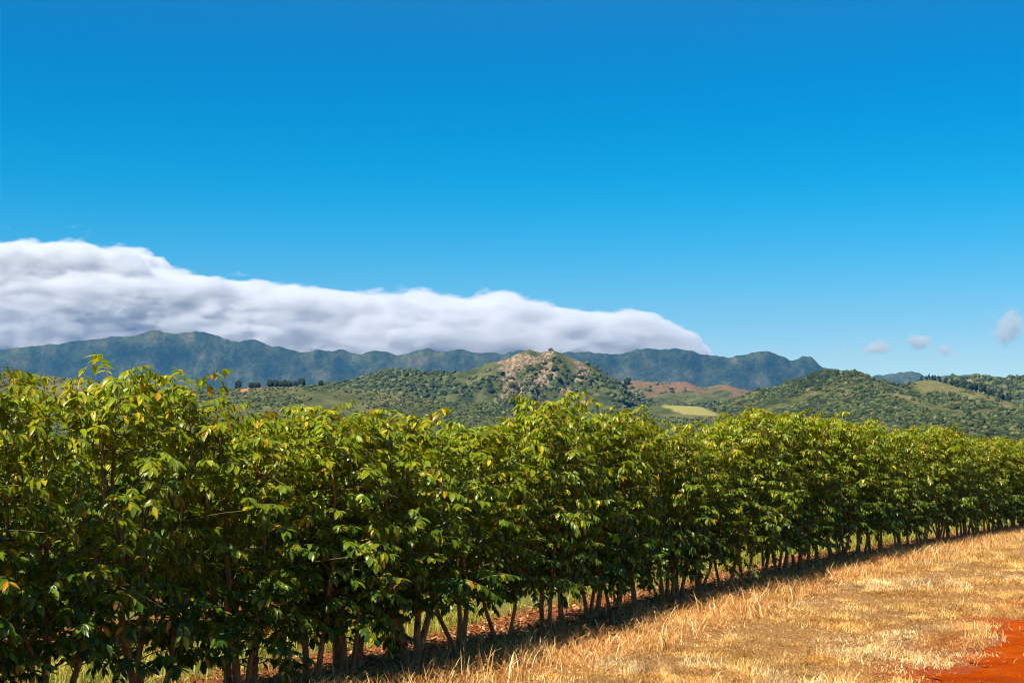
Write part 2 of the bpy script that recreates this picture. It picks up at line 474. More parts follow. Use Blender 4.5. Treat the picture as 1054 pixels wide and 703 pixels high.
def upland_material():
    m, n, out = mat('upland')
    tc = N(n, 'ShaderNodeTexCoord'); mp = N(n, 'ShaderNodeMapping'); mp.inputs['Scale'].default_value = (1, 0.35, 1)
    n.links.new(tc.outputs['Object'], mp.inputs['Vector'])
    f = noise(n, mp.outputs[0], 0.03, 7, 0.65)
    f2 = noise(n, tc.outputs['Object'], 0.3, 6, 0.7)
    c = ramp(n, f, [(0.36, (0.04, 0.05, 0.016)), (0.5, (0.08, 0.082, 0.026)), (0.64, (0.14, 0.12, 0.042))])
    fl = ramp(n, f2, [(0.36, (0.15, 0.15, 0.04)), (0.64, (0.30, 0.26, 0.085))])
    c = mixc(n, attr(n, 'field', 'Fac'), c, fl)
    c = mixc(n, attr(n, 'red', 'Fac'), c, (0.42, 0.16, 0.08))
    principled(n, out, c, 0.95, 0.05, f2, 0.8, 1.0)
    return m
structure(link('upland', mesh_np('upland', V, Q, attrs=dict(field=field, red=red)), upland_material()))

# right hill and the wooded ridge behind it
rt_prof = [(560, 475), (680, 440), (730, 421), (760, 409), (780, 401), (796, 399), (810, 395), (825, 392), (831, 388), (840, 384.5), (857, 382.5), (870, 383), (881, 382.5), (886, 385), (893, 388), (899, 391), (914, 394), (925, 397), (932, 395), (940, 393), (949, 391), (961, 390.6),
           (971, 394), (992, 400.5), (1013, 406), (1028, 412), (1039, 418), (1054, 427), (1100, 440), (1200, 465), (1400, 480)]
RR = Ridge(rt_prof, 1500, 720, 1950, 0.85, ((150, 95, 2.6), (55, 45, 2.0)), 43)
xs = np.arange(-60, 1100, 3.0); ys = np.concatenate([np.arange(720, 1512, 3.5), np.arange(1512, 1960, 20.0)])
V, Q = grid(xs, ys, RR)
PXr = V[:, 0] / V[:, 1] * F + 527
hr = (V[:, 1] - 720) / 780
gb = np.exp(-((PXr - 870) / 14) ** 2) * sstep(.80, .9, hr)
PYr = 351.5 - F * np.tan(np.arctan((V[:, 2] - CAM_Z) / V[:, 1]) - R(5.33))
spur_y = np.interp(PXr, [p[0] for p in rt_prof], [p[1] for p in rt_prof])
wsp_ = np.interp(PXr, [935, 950, 975, 1040, 1050], [2, 14, 8, 4, 1])
strip_ = sstep(938, 950, PXr) * (1 - sstep(1038, 1050, PXr)) * (1 - sstep(wsp_ * .5, wsp_, PYr - spur_y))
bareR = np.clip(.8 * strip_ + sstep(936, 950, PXr - (1 - hr) * 60) * (1 - sstep(975, 1040, PXr)) * sstep(.74, .9, hr) * .8 + .5 * gb, 0, 1)
m_right = terrain_material('wooded_slope', [(0.36, (0.024, 0.032, 0.012)), (0.5, (0.06, 0.068, 0.02)), (0.6, (0.10, 0.10, 0.034)), (0.7, (0.16, 0.13, 0.055))], 0.025, (0.13, 0.122, 0.042), 1.5, 8)
structure(link('hill', mesh_np('hill', V, Q, attrs=dict(bare=bareR)), m_right))

wd_prof = [(860, 475), (920, 430), (955, 400), (975, 391), (994, 389), (1005, 387), (1013, 389), (1022, 389), (1031, 391.5), (1039, 389), (1054, 389), (1120, 385), (1250, 392), (1400, 420), (1600, 470)]
RW = Ridge(wd_prof, 2100, 1560, 2600, 0.8, ((130, 70, 2.6),), 47)
xs = np.arange(400, 1600, 6.0); ys = np.concatenate([np.arange(1560, 2110, 6.0), np.arange(2110, 2610, 25.0)])
V, Q = grid(xs, ys, RW)
structure(link('wooded_hill', mesh_np('wooded_hill', V, Q, attrs=dict(bare=np.zeros(len(V)))), m_right))

# ------------------------------------------------------------------ scrub on the hillsides
def ico(sub):
    import bmesh
    bm = bmesh.new(); bmesh.ops.create_icosphere(bm, subdivisions=sub, radius=1.0)
    v = np.array([p.co[:] for p in bm.verts]); f = np.array([[q.index for q in p.verts] for p in bm.faces]); bm.free()
    return v, f
IV1, IF1 = ico(1)
IV, IF = ico(2)          # 42 vertices, 80 faces

def bush_cloud(name, pts, size, cols, mat_, zf=0.8, IV=None, IF=None):
    """many lumpy bushes in one mesh; one row of pts, size, cols per bush"""
    n = len(pts)
    if IV is None: IV, IF = IV1, IF1
    r = 1 + 1.1 * (rng.random((n, len(IV))) - 0.5)
    th = rng.random(n) * 6.28
    c, s = np.cos(th)[:, None], np.sin(th)[:, None]
    P = IV[None] * r[..., None]
    x = P[..., 0] * c - P[..., 1] * s; y = P[..., 0] * s + P[..., 1] * c
    asp = 0.8 + 0.5 * rng.random((n, 1))
    V = np.stack([x * size[:, None] * asp, y * size[:, None], P[..., 2] * size[:, None] * zf], -1) + pts[:, None, :]
    T = (IF[None] + (np.arange(n) * len(IV))[:, None, None]).reshape(-1, 3)
    col = np.repeat(cols, len(IV), 0) * (0.8 + 0.4 * rng.random((n * len(IV), 1)))
    return link(name, mesh_np(name, V.reshape(-1, 3), None, T, col=col), mat_)

def bush_material():
    m, n, out = mat('bush_foliage')
    tc = N(n, 'ShaderNodeTexCoord')
    f = noise(n, tc.outputs['Object'], 0.9, 5, 0.7)
    c2 = ramp(n, f, [(0.3, (0.55, 0.55, 0.55)), (0.65, (1.3, 1.3, 1.2))])
    c = mixc(n, 0.9, attr(n, 'tint'), c2, 'MULTIPLY')
    principled(n, out, c, 0.9, 0.1, f, 1.0, 1.2)
    return m
M_bush = bush_material()
PAL = np.array([(0.028, 0.042, 0.014), (0.045, 0.06, 0.018), (0.065, 0.085, 0.024), (0.10, 0.115, 0.035), (0.13, 0.12, 0.05), (0.022, 0.036, 0.018)])
def scatter(name, hf, xr, yr, n, smin, smax, dens, label, pw=(.2, .25, .25, .15, .07, .08)):
    X = rng.uniform(*xr, n); Y = rng.uniform(*yr, n)
    keep = rng.random(n) < dens(X, Y)
    X, Y = X[keep], Y[keep]
    Z = hf(X, Y)
    ok = Z > -3
    X, Y, Z = X[ok], Y[ok], Z[ok]
    size = smin + (smax - smin) * rng.random(len(X)) ** 2.2
    col = PAL[rng.choice(len(PAL), len(X), p=pw)] * (0.8 + 0.4 * rng.random((len(X), 1)))
    stuff(bush_cloud(name, np.stack([X, Y, Z + size * 0.25], -1), size, col, M_bush), label, 'scrub')
def clump(l, seed, lo=.35, hi=.6): return lambda X, Y: sstep(lo, hi, fbm(X / l, Y / l, seed, 4))
pxf = lambda X, Y: X / Y * F + 527
def pyf(hf, X, Y): return 351.5 - F * np.tan(np.arctan((hf(X, Y) - CAM_Z) / Y) - R(5.33))
def spur_gap(X, Y):
    px = pxf(X, Y); d = pyf(RR, X, Y) - np.interp(px, [p[0] for p in rt_prof], [p[1] for p in rt_prof])
    w_ = np.interp(px, [935, 950, 975, 1040, 1050], [3, 16, 9, 4, 0])
    return 1 - .95 * (px > 935) * (px < 1050) * (d < w_)
scatter('hillside_scrub', RK, (-460, 190), (1600, 2010), 17000, 1.3, 4.6, lambda X, Y: clump(60, 101, .28, .55)(X, Y) * (1 - 0.45 * sstep(.45, .55, fbm(X / 26, Y / 26, 131, 4)) * (RK.crag(X, Y) > .25)), 'green scrub dotted over the rocky hill with bare crags')
scatter('hillside_scrub', RR, (60, 640), (800, 1510), 62000, .5, 2.8, lambda X, Y: clump(60, 103, .24, .6)(X, Y) * spur_gap(X, Y), 'mixed green scrub covering the rounded hill at right')
scatter('hillside_scrub', RB, (130, 560), (1700, 2590), 12000, 1.6, 5.5, lambda X, Y: clump(90, 105)(X, Y) * (1 - .9 * sstep(2350, 2480, Y)), 'green scrub below the brown slope beyond the rocky hill')
scatter('hillside_scrub', RU, (-560, 330), (700, 1345), 34000, 0.5, 1.9, lambda X, Y: np.maximum(clump(50, 107, .3, .6)(X, Y * .6) * .8, .9 * sstep(-150, -100, X) * sstep(1000, 1100, Y)) * (1 - (pxf(X, Y) > 670) * (pxf(X, Y) < 748) * (351.5 - F * np.tan(np.arctan((RU(X, Y) - CAM_Z) / Y) - R(5.33)) < 429.5)), 'low olive scrub on the upland behind the hedge')
scatter('hillside_scrub', RW, (560, 1250), (1600, 2105), 9000, 2.2, 6.0, lambda X, Y: X * 0 + .9, 'dark woodland scrub on the ridge at the far right', (.08, .25, .35, .18, .09, .05))
X = rng.uniform(290, 335, 120); Y = rng.uniform(1440, 1500, 120); sz = rng.uniform(2.5, 5, 120)
stuff(bush_cloud('hilltop_scrub', np.stack([X, Y, RR(X, Y) + sz * .3], -1), sz, PAL[rng.choice([0, 1, 5], 120)], M_bush), 'dark bushes crowning the top of the rounded hill', 'scrub')

# distant single trees
def far_tree_mesh(name, h, wd, nb, seed):
    r = np.random.default_rng(seed)
    V = []; T = []; n = 0; colv = []
    for k in range(nb):
        f = (k + .5) / nb
        z = h * (0.28 + 0.66 * f)
        rad = wd * (0.65 + 0.5 * math.sin(math.pi * min(1, f * 0.9 + .1))) * r.uniform(.5, .8) * (1 - 0.45 * f)
        c = np.array([r.uniform(-.5, .5) * wd, r.uniform(-.5, .5) * wd, z])
        P = IV * (1 + .5 * (r.random((len(IV), 1)) - .5)) * np.array([rad, rad, rad * 1.25]) + c
        V.append(P); T.append(IF + n); n += len(P)
        colv.append(np.tile(np.array((0.02, 0.029, 0.013)) * r.uniform(.7, 1.4), (len(P), 1)))
    v, q = tube([(0, 0, -1), (0.1, 0, h * .3), (0, .1, h * .7)], [h * .03, h * .022, h * .01], 6, n)
    me = mesh_np(name, np.concatenate(V + [v]), q, np.concatenate(T), col=np.concatenate(colv + [np.tile((.09, .07, .05), (len(v), 1))]))
    me.materials.append(M_bush)
    return me
FT = [far_tree_mesh('far_tree', 9.5, 1.9, 9, 5), far_tree_mesh('far_tree', 8.5, 2.3, 10, 6), far_tree_mesh('far_tree', 10.5, 1.6, 8, 7), far_tree_mesh('bushy_tree', 6.5, 3.2, 9, 8)]
def far_tree(name, me, x, y, z, sc_, label, group):
    o = bpy.data.objects.new(name, me); C.objects.link(o)
    o.location = (x, y, z); o.scale = (sc_, sc_, sc_); o.rotation_euler = (0, 0, rng.uniform(0, 6.28))
    tag(o, label, 'tree', group)
NT = 30
for k in range(NT):
    f = k / (NT - 1)
    px = 951 + (1040 - 951) * f + rng.uniform(-.8, .8)
    Y = 1492
    x = (px - 527) / F * Y
    z = float(RR(np.array(x), np.array(float(Y))))
    s_ = (0.68 + 0.65 * f) * rng.uniform(.85, 1.15)
    lab = 'dark slender tree in the windbreak line running down the spur of the right hill'
    far_tree('windbreak_tree', FT[k % 3], x, Y + rng.uniform(-6, 6), z - .4, s_, lab, 'windbreak trees along the spur of the right hill')
for k, px in enumerate((244, 258, 262, 265, 278, 283, 288, 293, 298, 304, 310, 330)):
    Y = 1352; x = (px - 527) / F * Y
    z = float(RU(np.array(x), np.array(float(Y))))
    far_tree('upland_tree', FT[3], x, Y, z - .3, rng.uniform(.75, 1.15), 'small dark bushy tree on the crest of the left upland below the blue mountains', 'trees on the crest of the upland')
Y = 2560; x = (646 - 527) / F * Y
far_tree('lone_tree', FT[3], x, Y, float(RB(np.array(x), np.array(float(Y)))) - .3, 2.0, 'lone rounded tree on the brown slope just right of the rocky hill', None)

# ------------------------------------------------------------------ coffee trees
rng = np.random.default_rng(77); random.seed(5)
LT = np.array([0, .22, .5, .78, 1.0]); LW = np.array([.06, .80, 1.0, .62, 0])
def leaves(B, D, Nn, L, Wd, curv, fold, col, name):
    """oval pointed leaves folded along the midrib and bent down"""
    n = len(B)
    D = D / (np.linalg.norm(D, axis=1)[:, None] + 1e-9)
    S = np.cross(D, Nn); S /= np.linalg.norm(S, axis=1)[:, None] + 1e-9
    Nn = np.cross(S, D)
    V = np.zeros((n, 13, 3)); k = 0
    for r in range(5):
        t = LT[r]
        mid = B + (L * t)[:, None] * D - (L * curv * t * t * .5)[:, None] * Nn
        if r == 4: V[:, 12] = mid; break
        hw = (Wd * .5 * LW[r])[:, None]
        wav = (rng.random((n, 2)) - .5) * 0.14 * hw
        V[:, r * 3 + 1] = mid
        V[:, r * 3] = mid - S * hw + Nn * (hw * fold[:, None] + wav[:, :1])
        V[:, r * 3 + 2] = mid + S * hw + Nn * (hw * fold[:, None] + wav[:, 1:])
    q = []
    for r in range(3):
        a = r * 3
        q += [(a, a + 1, a + 4, a + 3), (a + 1, a + 2, a + 5, a + 4)]
    t = [(9, 10, 12), (10, 11, 12)]
    off = (np.arange(n) * 13)[:, None, None]
    Q = (np.array(q)[None] + off).reshape(-1, 4); T = (np.array(t)[None] + off).reshape(-1, 3)
    cv = np.repeat(col, 13, 0)
    return mesh_np(name, V.reshape(-1, 3), Q, T, col=cv)

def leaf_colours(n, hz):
    """hz: 0 at the foot of the crown, 1 at its top (more yellowing leaves there; sunlit tone painted in towards the top)"""
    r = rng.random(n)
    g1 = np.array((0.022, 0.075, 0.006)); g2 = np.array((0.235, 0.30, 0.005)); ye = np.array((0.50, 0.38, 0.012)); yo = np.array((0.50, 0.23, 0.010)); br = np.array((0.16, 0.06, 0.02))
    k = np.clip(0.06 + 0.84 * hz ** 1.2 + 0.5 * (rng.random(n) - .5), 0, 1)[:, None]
    c = g1 * (1 - k) + g2 * k  # shaded leaf green low, sunlit green high: light painted in by height
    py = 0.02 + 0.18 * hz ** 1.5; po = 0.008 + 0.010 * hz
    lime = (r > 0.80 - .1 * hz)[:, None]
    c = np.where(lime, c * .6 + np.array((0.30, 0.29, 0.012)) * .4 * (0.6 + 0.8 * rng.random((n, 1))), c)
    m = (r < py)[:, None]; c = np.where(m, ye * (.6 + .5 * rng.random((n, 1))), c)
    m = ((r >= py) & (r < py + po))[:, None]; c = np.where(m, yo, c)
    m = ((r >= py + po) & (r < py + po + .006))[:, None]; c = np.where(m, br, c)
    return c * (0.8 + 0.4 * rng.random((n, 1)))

def make_variant(idx, nst, low=0.55):
    """meshes of one coffee tree: trunk stems, twigs, leaves; row runs along local y"""
    H = 2.6
    tr = Tubes(); tw = Tubes()
    lb, ld, lnn, lh = [], [], [], []
    def leafy(P, t, f, d0, gap):
        """opposite leaf pairs along a twig, close set and drooping towards its tip, with a rosette at the end"""
        seg = np.linalg.norm(np.diff(P, axis=0), axis=1); Lb = seg.sum()
        cum = np.concatenate([[0], np.cumsum(seg)])
        u = d0
        ds = []
        while u < 1:
            ds.append(u); u += gap * (1.25 - .6 * u) / max(Lb, .05)
        ds = np.array(ds + [.96, 1.0])
        q = np.stack([np.interp(ds * Lb, cum, P[:, i]) for i in range(3)], -1)
        tg = np.stack([np.interp(ds * Lb, cum, np.gradient(P[:, i])) for i in range(3)], -1); tg /= np.linalg.norm(tg, axis=1)[:, None] + 1e-9
        side = np.cross(tg, (0, 0, 1.0)); side /= np.linalg.norm(side, axis=1)[:, None] + 1e-9
        droop = rng.uniform(.25, .95)
        for sg in (-1, 1):
            kp = rng.random(len(q)) > .10
            tip = np.clip((ds - .7) / .3, 0, 1)[:, None]
            dv = side * sg * (.95 - .35 * tip) + tg * (.35 + .6 * tip) + rng.normal(0, .30, q.shape)
            dv[:, 2] -= droop * rng.uniform(.5, 1.4, len(q))
            nv_ = np.array([0, 0, 1.0]) + rng.normal(0, .25, q.shape) + .3 * tg
            lb.append(q[kp]); ld.append(dv[kp]); lnn.append(nv_[kp]); lh.append(np.clip((q[kp][:, 2] - .5) / 2.0, 0, 1))
    az0 = rng.uniform(0, 6.28)
    for k in range(nst):
        az = az0 + k * 6.28 / nst + rng.uniform(-.4, .4)
        lean = (0.0 if nst == 1 else rng.uniform(.18, .36))
        hs = H * rng.uniform(.82, .90)
        foot = np.array([math.cos(az) * .035, math.sin(az) * .05, -0.06]) * (nst > 1) + np.array([0, 0, -.06])
        zz = np.linspace(-.06, hs, 12)
        spread = lean * (1 - np.exp(-zz.clip(0) / .7))
        wx = np.cumsum(rng.normal(0, .022, 12)); wy = np.cumsum(rng.normal(0, .022, 12))
        pts = np.stack([foot[0] + math.cos(az) * spread * .55 + wx, foot[1] + math.sin(az) * spread * 1.25 + wy, zz], -1)
        r0 = rng.uniform(.021, .032) * (1.35 if nst == 1 else 1)
        rad = r0 * (1 - .82 * (zz.clip(0) / hs)) * (1 + .5 * np.exp(-zz.clip(0) / .06))
        tr.add(pts, rad, 8)
        z = low + rng.uniform(0, .12); la = rng.uniform(0, 6.28)
        step = {1: .036, 2: .053, 3: .070, 4: .090}[nst]
        while z < hs - .01:
            la += 1.57 + rng.uniform(-.5, .5)
            for sgn in (0, 3.14):
                if rng.random() < 0.12: continue
                a = la + sgn + rng.uniform(-.25, .25)
                p0 = np.array([np.interp(z, zz, pts[:, i]) for i in range(3)])
                f = (z - low) / (hs - low)
                Lb = (0.78 - 0.20 * f) * rng.uniform(.6, 1.1) * (1 - max(0, f - .75) * 1.7)
                lobe = float(vn(np.array((p0[1] + math.sin(a) * .5) * 2.3 + idx * 7.1), np.array(p0[2] * 2.1 + (3.7 if math.cos(a) > 0 else 0)), 401))
                lim = (1.0 - .46 * f) * (.62 + .56 * lobe) * rng.uniform(.9, 1.06)            # the sides of the row are kept trimmed
                reach = p0[0] + math.cos(a) * Lb
                if abs(reach) > lim: Lb *= max(.35, 1 - (abs(reach) - lim) / Lb)
                nn_ = 7; t = np.linspace(0, 1, nn_)
                up0 = R(rng.uniform(20, 52) + 22 * max(0, f - .6)); dr = R(rng.uniform(45, 95) * (1 - .35 * f))
                ang = up0 - dr * t
                seg = Lb / (nn_ - 1)
                hx = np.concatenate([[0], np.cumsum(np.cos(ang[:-1]) * seg)]); hz = np.concatenate([[0], np.cumsum(np.sin(ang[:-1]) * seg)])
                aa = a + rng.uniform(-.4, .4) * t
                P = np.stack([p0[0] + np.cos(aa) * hx, p0[1] + np.sin(aa) * hx, p0[2] + hz], -1)
                if P[:, 2].min() < .16 or (lobe < .22 and rng.random() < .6): continue
                tw.add(P, np.linspace(.0045, .0016, nn_), 4)
                if rng.random() < .05: continue                     # a bare twig
                leafy(P, t, f, .22 if f < .8 else .10, .039)
                for sb in range(rng.choice((1, 2, 2, 3))):          # side shoots
                    w_ = rng.uniform(.35, .75)
                    b0 = np.array([np.interp(w_, t, P[:, i]) for i in range(3)])
                    a2 = a + rng.choice((-1, 1)) * rng.uniform(.5, 1.2)
                    l2 = rng.uniform(.12, .27)
                    t2 = np.linspace(0, 1, 5); e2 = R(rng.uniform(5, 50)) - R(rng.uniform(30, 80)) * t2
                    h2 = np.cumsum(np.cos(e2)) * l2 / 5; v2 = np.cumsum(np.sin(e2)) * l2 / 5
                    P2 = np.stack([b0[0] + math.cos(a2) * h2, b0[1] + math.sin(a2) * h2, b0[2] + v2], -1)
                    if P2[:, 2].min() < .16 or abs(P2[-1, 0]) > 1.05: continue
                    tw.add(P2, np.linspace(.003, .0014, 5), 3)
                    leafy(P2, t2, f, .35, .044)
            z += step * rng.uniform(.8, 1.2)
        tip = pts[-1]
        for k2 in range(10):
            a = k2 * 2.4 + rng.uniform(-.3, .3)
            lb.append((tip + np.array([0, 0, -.05 + .004 * k2]))[None]); ld.append(np.array([[math.cos(a), math.sin(a), .2 - .09 * k2 + rng.uniform(-.2, .2)]])); lnn.append(np.array([[0, 0, 1.0]]) + rng.normal(0, .2, (1, 3))); lh.append(np.array([1.0]))
    for k in range(5):                                              # dead grey twigs
        a = rng.uniform(0, 6.28); z = rng.uniform(.6, 2.0); t = np.linspace(0, 1, 6); l2 = rng.uniform(.5, .8)
        P = np.stack([np.cos(a + .4 * t) * l2 * t, np.sin(a + .4 * t) * l2 * t, z + .30 * t - rng.uniform(0, .5) * t * t], -1)
        tw.add(P, np.linspace(.005, .002, 6), 4)
    B = np.concatenate(lb); D = np.concatenate(ld); NN = np.concatenate(lnn); HZ = np.concatenate(lh)
    n = len(B)
    L = rng.uniform(.050, .098, n); W_ = L * rng.uniform(.36, .47, n)
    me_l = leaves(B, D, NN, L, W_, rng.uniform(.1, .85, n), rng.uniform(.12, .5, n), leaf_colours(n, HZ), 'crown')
    return tr.mesh('trunk'), tw.mesh('branches'), me_l, n

stems = [3, 2, 4, 3, 1, 3, 2, 4, 3, 2, 2, 3, 1, 3]
VAR = []
for k, ns in enumerate(stems):
    v = make_variant(k, ns, low=(.26 if k in (0, 3, 7) else rng.uniform(.34, .46)))
    VAR.append(v)
print('leaves per variant', [v[3] for v in VAR])

def coffee_tree(v, x, y, z, rz, sx, sz, label, group):
    root = bpy.data.objects.new('coffee_tree', None); C.objects.link(root)
    root.empty_display_size = .3
    root.location = (x, y, z); root.rotation_euler = (0, 0, rz); root.scale = (sx, sx, sz)
    tag(root, label, 'coffee tree', group)
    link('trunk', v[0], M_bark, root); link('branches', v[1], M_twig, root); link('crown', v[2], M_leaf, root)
    return root

# height of the hedge along the row (metres along it, metres tall)
top_px = [(-60, 392), (0, 392), (40, 391), (72, 380), (95, 371), (150, 371), (172, 378), (190, 402), (210, 416), (240, 420), (262, 424), (280, 402), (330, 410), (380, 404), (440, 405), (465, 412), (480, 419), (505, 416), (530, 404), (600, 405), (640, 418), (690, 436), (730, 436), (755, 420), (790, 415), (840, 421), (870, 430), (900, 431), (960, 438), (1000, 443), (1054, 450), (1150, 461)]
def hedge_height(Y):
    px = 1350 - 12600 / Y
    py = np.interp(px, [a for a, b in top_px], [b for a, b in top_px])
    return CAM_Z + (488 - py) / F * Y - .24 * float(sstep(12.5, 27, np.array(float(Y))))

ORD = ['first', 'second', 'third', 'fourth', 'fifth', 'sixth', 'seventh', 'eighth', 'ninth', 'tenth', 'eleventh', 'twelfth', 'thirteenth', 'fourteenth', 'fifteenth', 'sixteenth', 'seventeenth', 'eighteenth', 'nineteenth']
TENS = {2: ('twentieth', 'twenty'), 3: ('thirtieth', 'thirty'), 4: ('fortieth', 'forty'), 5: ('fiftieth', 'fifty'), 6: ('sixtieth', 'sixty')}
def ordinal(k):
    if k < 20: return ORD[k - 1]
    a, b = divmod(k, 10)
    return TENS[a][0] if b == 0 else TENS[a][1] + '-' + ORD[b - 1]
NUM = {1: 'a single trunk', 2: 'two trunk stems', 3: 'three trunk stems', 4: 'four trunk stems'}
SP = 0.77
s_ = -2.1; k = 0; order = [0, 3, 7, 1, 5, 2, 8, 4, 6, 9]
pos = []
while True:
    x, y = row(s_, 0)
    if y > 56: break
    pos.append((s_, x, y)); s_ += SP * random.uniform(.66, 1.34)
vis = 0
for q, (s_, x, y) in enumerate(pos):
    vi = (q * 9 + q // 14 * 3) % 14 if q > 6 else (0, 3, 7, 0, 3, 7, 1)[q]
    hh = hedge_height(y) * random.uniform(.955, 1.035)
    px = 527 + F * x / y
    bulge = float(fbm(np.array(s_ * .45), np.array(4.2), 301, 2)) - .5
    nx, ny = row(s_, random.uniform(-.08, .08) + .25 * bulge)
    rz = -TH + random.choice((0, math.pi)) + random.uniform(-.25, .25)
    if px < 10:
        lab = 'coffee tree at the left frame edge whose leaves cover the %s corner' % ('lower left' if q == 0 else 'left')
        lab = ['coffee tree beyond the left frame edge with only its leaves reaching in', 'coffee tree rooted just left of the frame edge, nearest of the front row', 'coffee tree cut by the left frame edge with low drooping leaves'][min(q, 2)]
    elif px > 1060:
        lab = 'coffee tree of the front row standing past the right frame edge'
    else:
        vis += 1
        near = 'leafy skirt' if vi in (0, 3, 7) else 'clear foot'
        lab = '%s front row coffee tree from the left, with %s and %s' % (ordinal(vis), NUM[stems[vi]], near)
    coffee_tree(VAR[vi], nx, ny, float(gz(nx, ny)), rz, random.uniform(.9, 1.06) + .35 * bulge + .14 * (y < 14.5), hh / 2.6 * (1.055 + .055 * (y < 11.7)), lab, 'coffee trees of the front hedge row')

# the next rows behind, seen under and through the front one
for r_ in (1, 2):
    s_ = -2.5 + .3 * r_
    while True:
        x, y = row(s_, -3.6 * r_)
        if x / max(y, .1) > .40 or y > 60: break
        if x / max(y, .1) > -.46:
            vi = random.randrange(14)
            coffee_tree(VAR[vi], x, y, float(gz(x, y)), random.uniform(0, 6.28), 1.0, random.uniform(.86, .95),
                        'coffee tree in the row behind, glimpsed between the trunks of the front row' if r_ == 1 else 'coffee tree two rows back, glimpsed low between the nearer trunks',
                        'coffee trees of the second hedge row' if r_ == 1 else 'coffee trees of the third hedge row')
        s_ += SP * random.uniform(.88, 1.12)

# ------------------------------------------------------------------ grass and litter
rng = np.random.default_rng(91)
def blades(name, X, Y, h, lean, wd, col, mat_, label, cat, z0=0.0, swirl=None):
    n = len(X)
    Z = gz(X, Y) + z0
    az = rng.random(n) * 6.28 if swirl is None else 25 * fbm(X * swirl, Y * swirl, 251, 3) + rng.normal(0, .7, n)
    d = np.stack([np.cos(az), np.sin(az)], -1); sd = np.stack([-d[:, 1], d[:, 0]], -1)
    V = np.zeros((n, 7, 3)); T = np.array([0, .38, .72, 1.0]); W_ = np.array([1, .85, .55, 0])
    kink = rng.uniform(-.35, .35, n)
    for r in range(4):
        t = T[r]
        out_ = h * lean * (t ** 1.6)
        up = h * t * np.sqrt(np.clip(1 - (lean * t * .8) ** 2, .03, 1))
        bx = X + d[:, 0] * out_ + sd[:, 0] * h * kink * t * t; by = Y + d[:, 1] * out_ + sd[:, 1] * h * kink * t * t; bz = Z + up
        if r == 3: V[:, 6] = np.stack([bx, by, bz], -1); break
        hw = wd * .5 * W_[r]
        V[:, 2 * r] = np.stack([bx - sd[:, 0] * hw, by - sd[:, 1] * hw, bz], -1)
        V[:, 2 * r + 1] = np.stack([bx + sd[:, 0] * hw, by + sd[:, 1] * hw, bz], -1)
    off = (np.arange(n) * 7)[:, None, None]
    Q = (np.array([(0, 1, 3, 2), (2, 3, 5, 4)])[None] + off).reshape(-1, 4); Tt = (np.array([(4, 5, 6)])[None] + off).reshape(-1, 3)
    me = mesh_np(name, V.reshape(-1, 3), Q, Tt, col=np.repeat(col, 7, 0))
    return stuff(link(name, me, mat_), label, cat)

def strip(n, n0, n1, y0=9.0, y1=62, pw=1.35):
    """random points in the strip, denser near the camera, inside the picture"""
    f = rng.random(n) ** pw
    Y = y0 + (y1 - y0) * f
    nn_ = rng.uniform(n0, n1, n)
    # point on the row at depth about Y, then across
    s = (Y - P0[1] - nn_ * NV[1]) / U[1]
    x, y = row(s, nn_)
    keep = np.abs(x / y) < .43
    return x[keep], y[keep], nn_[keep]

STRAW = np.array([(.48, .26, .075), (.62, .40, .14), (.72, .53, .23), (.30, .15, .045), (.82, .68, .40)])
def straw_cols(n, p=(.28, .32, .2, .12, .08)):
    return STRAW[rng.choice(5, n, p=p)] * (.75 + .45 * rng.random((n, 1)))
# sunlit dry grass
X, Y, nn_ = strip(520000, 0.55, 5.6)
cl = fbm(X * 1.3, Y * 1.3, 201, 4)
edge = 4.55 + 1.0 * (fbm(X * .5, Y * .5, 202, 4) - .5)
keep = rng.random(len(X)) < np.clip((cl - .27) * 3.2, .14, 1) * (1 - .992 * sstep(edge - .35, edge + .15, nn_)) * sstep(.72, 1.3, nn_ + 1.0 * (cl - .5))
X, Y, cl = X[keep], Y[keep], cl[keep]; n = len(X)
h = (.04 + .095 * rng.random(n) ** 1.8) * (.35 + 2.1 * np.clip(cl - .28, 0, .6))
blades('dry_grass', X, Y, h, rng.uniform(.5, 2.4, n), rng.uniform(.003, .0065, n) * (1 + Y / 60), straw_cols(n) * (.72 + .5 * sstep(.3, .7, fbm(X * 2.3, Y * 2.3, 221, 4)))[:, None] * np.where((fbm(X * .8, Y * .8, 223, 3) > .55)[:, None], (1.0, 1.06, 1.25), (1, .93, .8)), M_grass, 'straw coloured dry grass on the verge between the hedge and the red road', 'dry grass', swirl=1.1)
print('straw', n)
# tangled greyish weeds in the hedge's shade
X, Y, nn_ = strip(240000, -0.45, 1.6)
cl = fbm(X * 1.1, Y * 1.1, 205, 4)
keep = rng.random(len(X)) < np.clip((cl - .25) * 3, .05, 1) * np.exp(-((nn_ - .75) / .6) ** 2)
X, Y, cl = X[keep], Y[keep], cl[keep]; n = len(X)
blades('dry_weeds', X, Y, .06 + .22 * rng.random(n) ** 1.8, rng.uniform(.6, 2.4, n), rng.uniform(.004, .008, n), straw_cols(n, (.2, .15, .1, .5, .05)) * np.array((1.35, 1.3, 1.35)), M_grass, 'tangled brown dry weeds in the shade at the foot of the hedge', 'dry weeds')
# taller seeding stalks along the shadow edge
X, Y, nn_ = strip(3800, 0.8, 1.7)
cl = fbm(X * .9, Y * .9, 209, 3)
keep = rng.random(len(X)) < sstep(.5, .62, cl)
X, Y = X[keep], Y[keep]; n = len(X)
blades('seeding_grass', X, Y, rng.uniform(.12, .33, n), rng.uniform(.1, 1.0, n), rng.uniform(.007, .014, n), straw_cols(n, (.4, .3, .1, .15, .05)), M_grass, 'taller seeding dry grass along the shadow line of the hedge', 'dry grass')
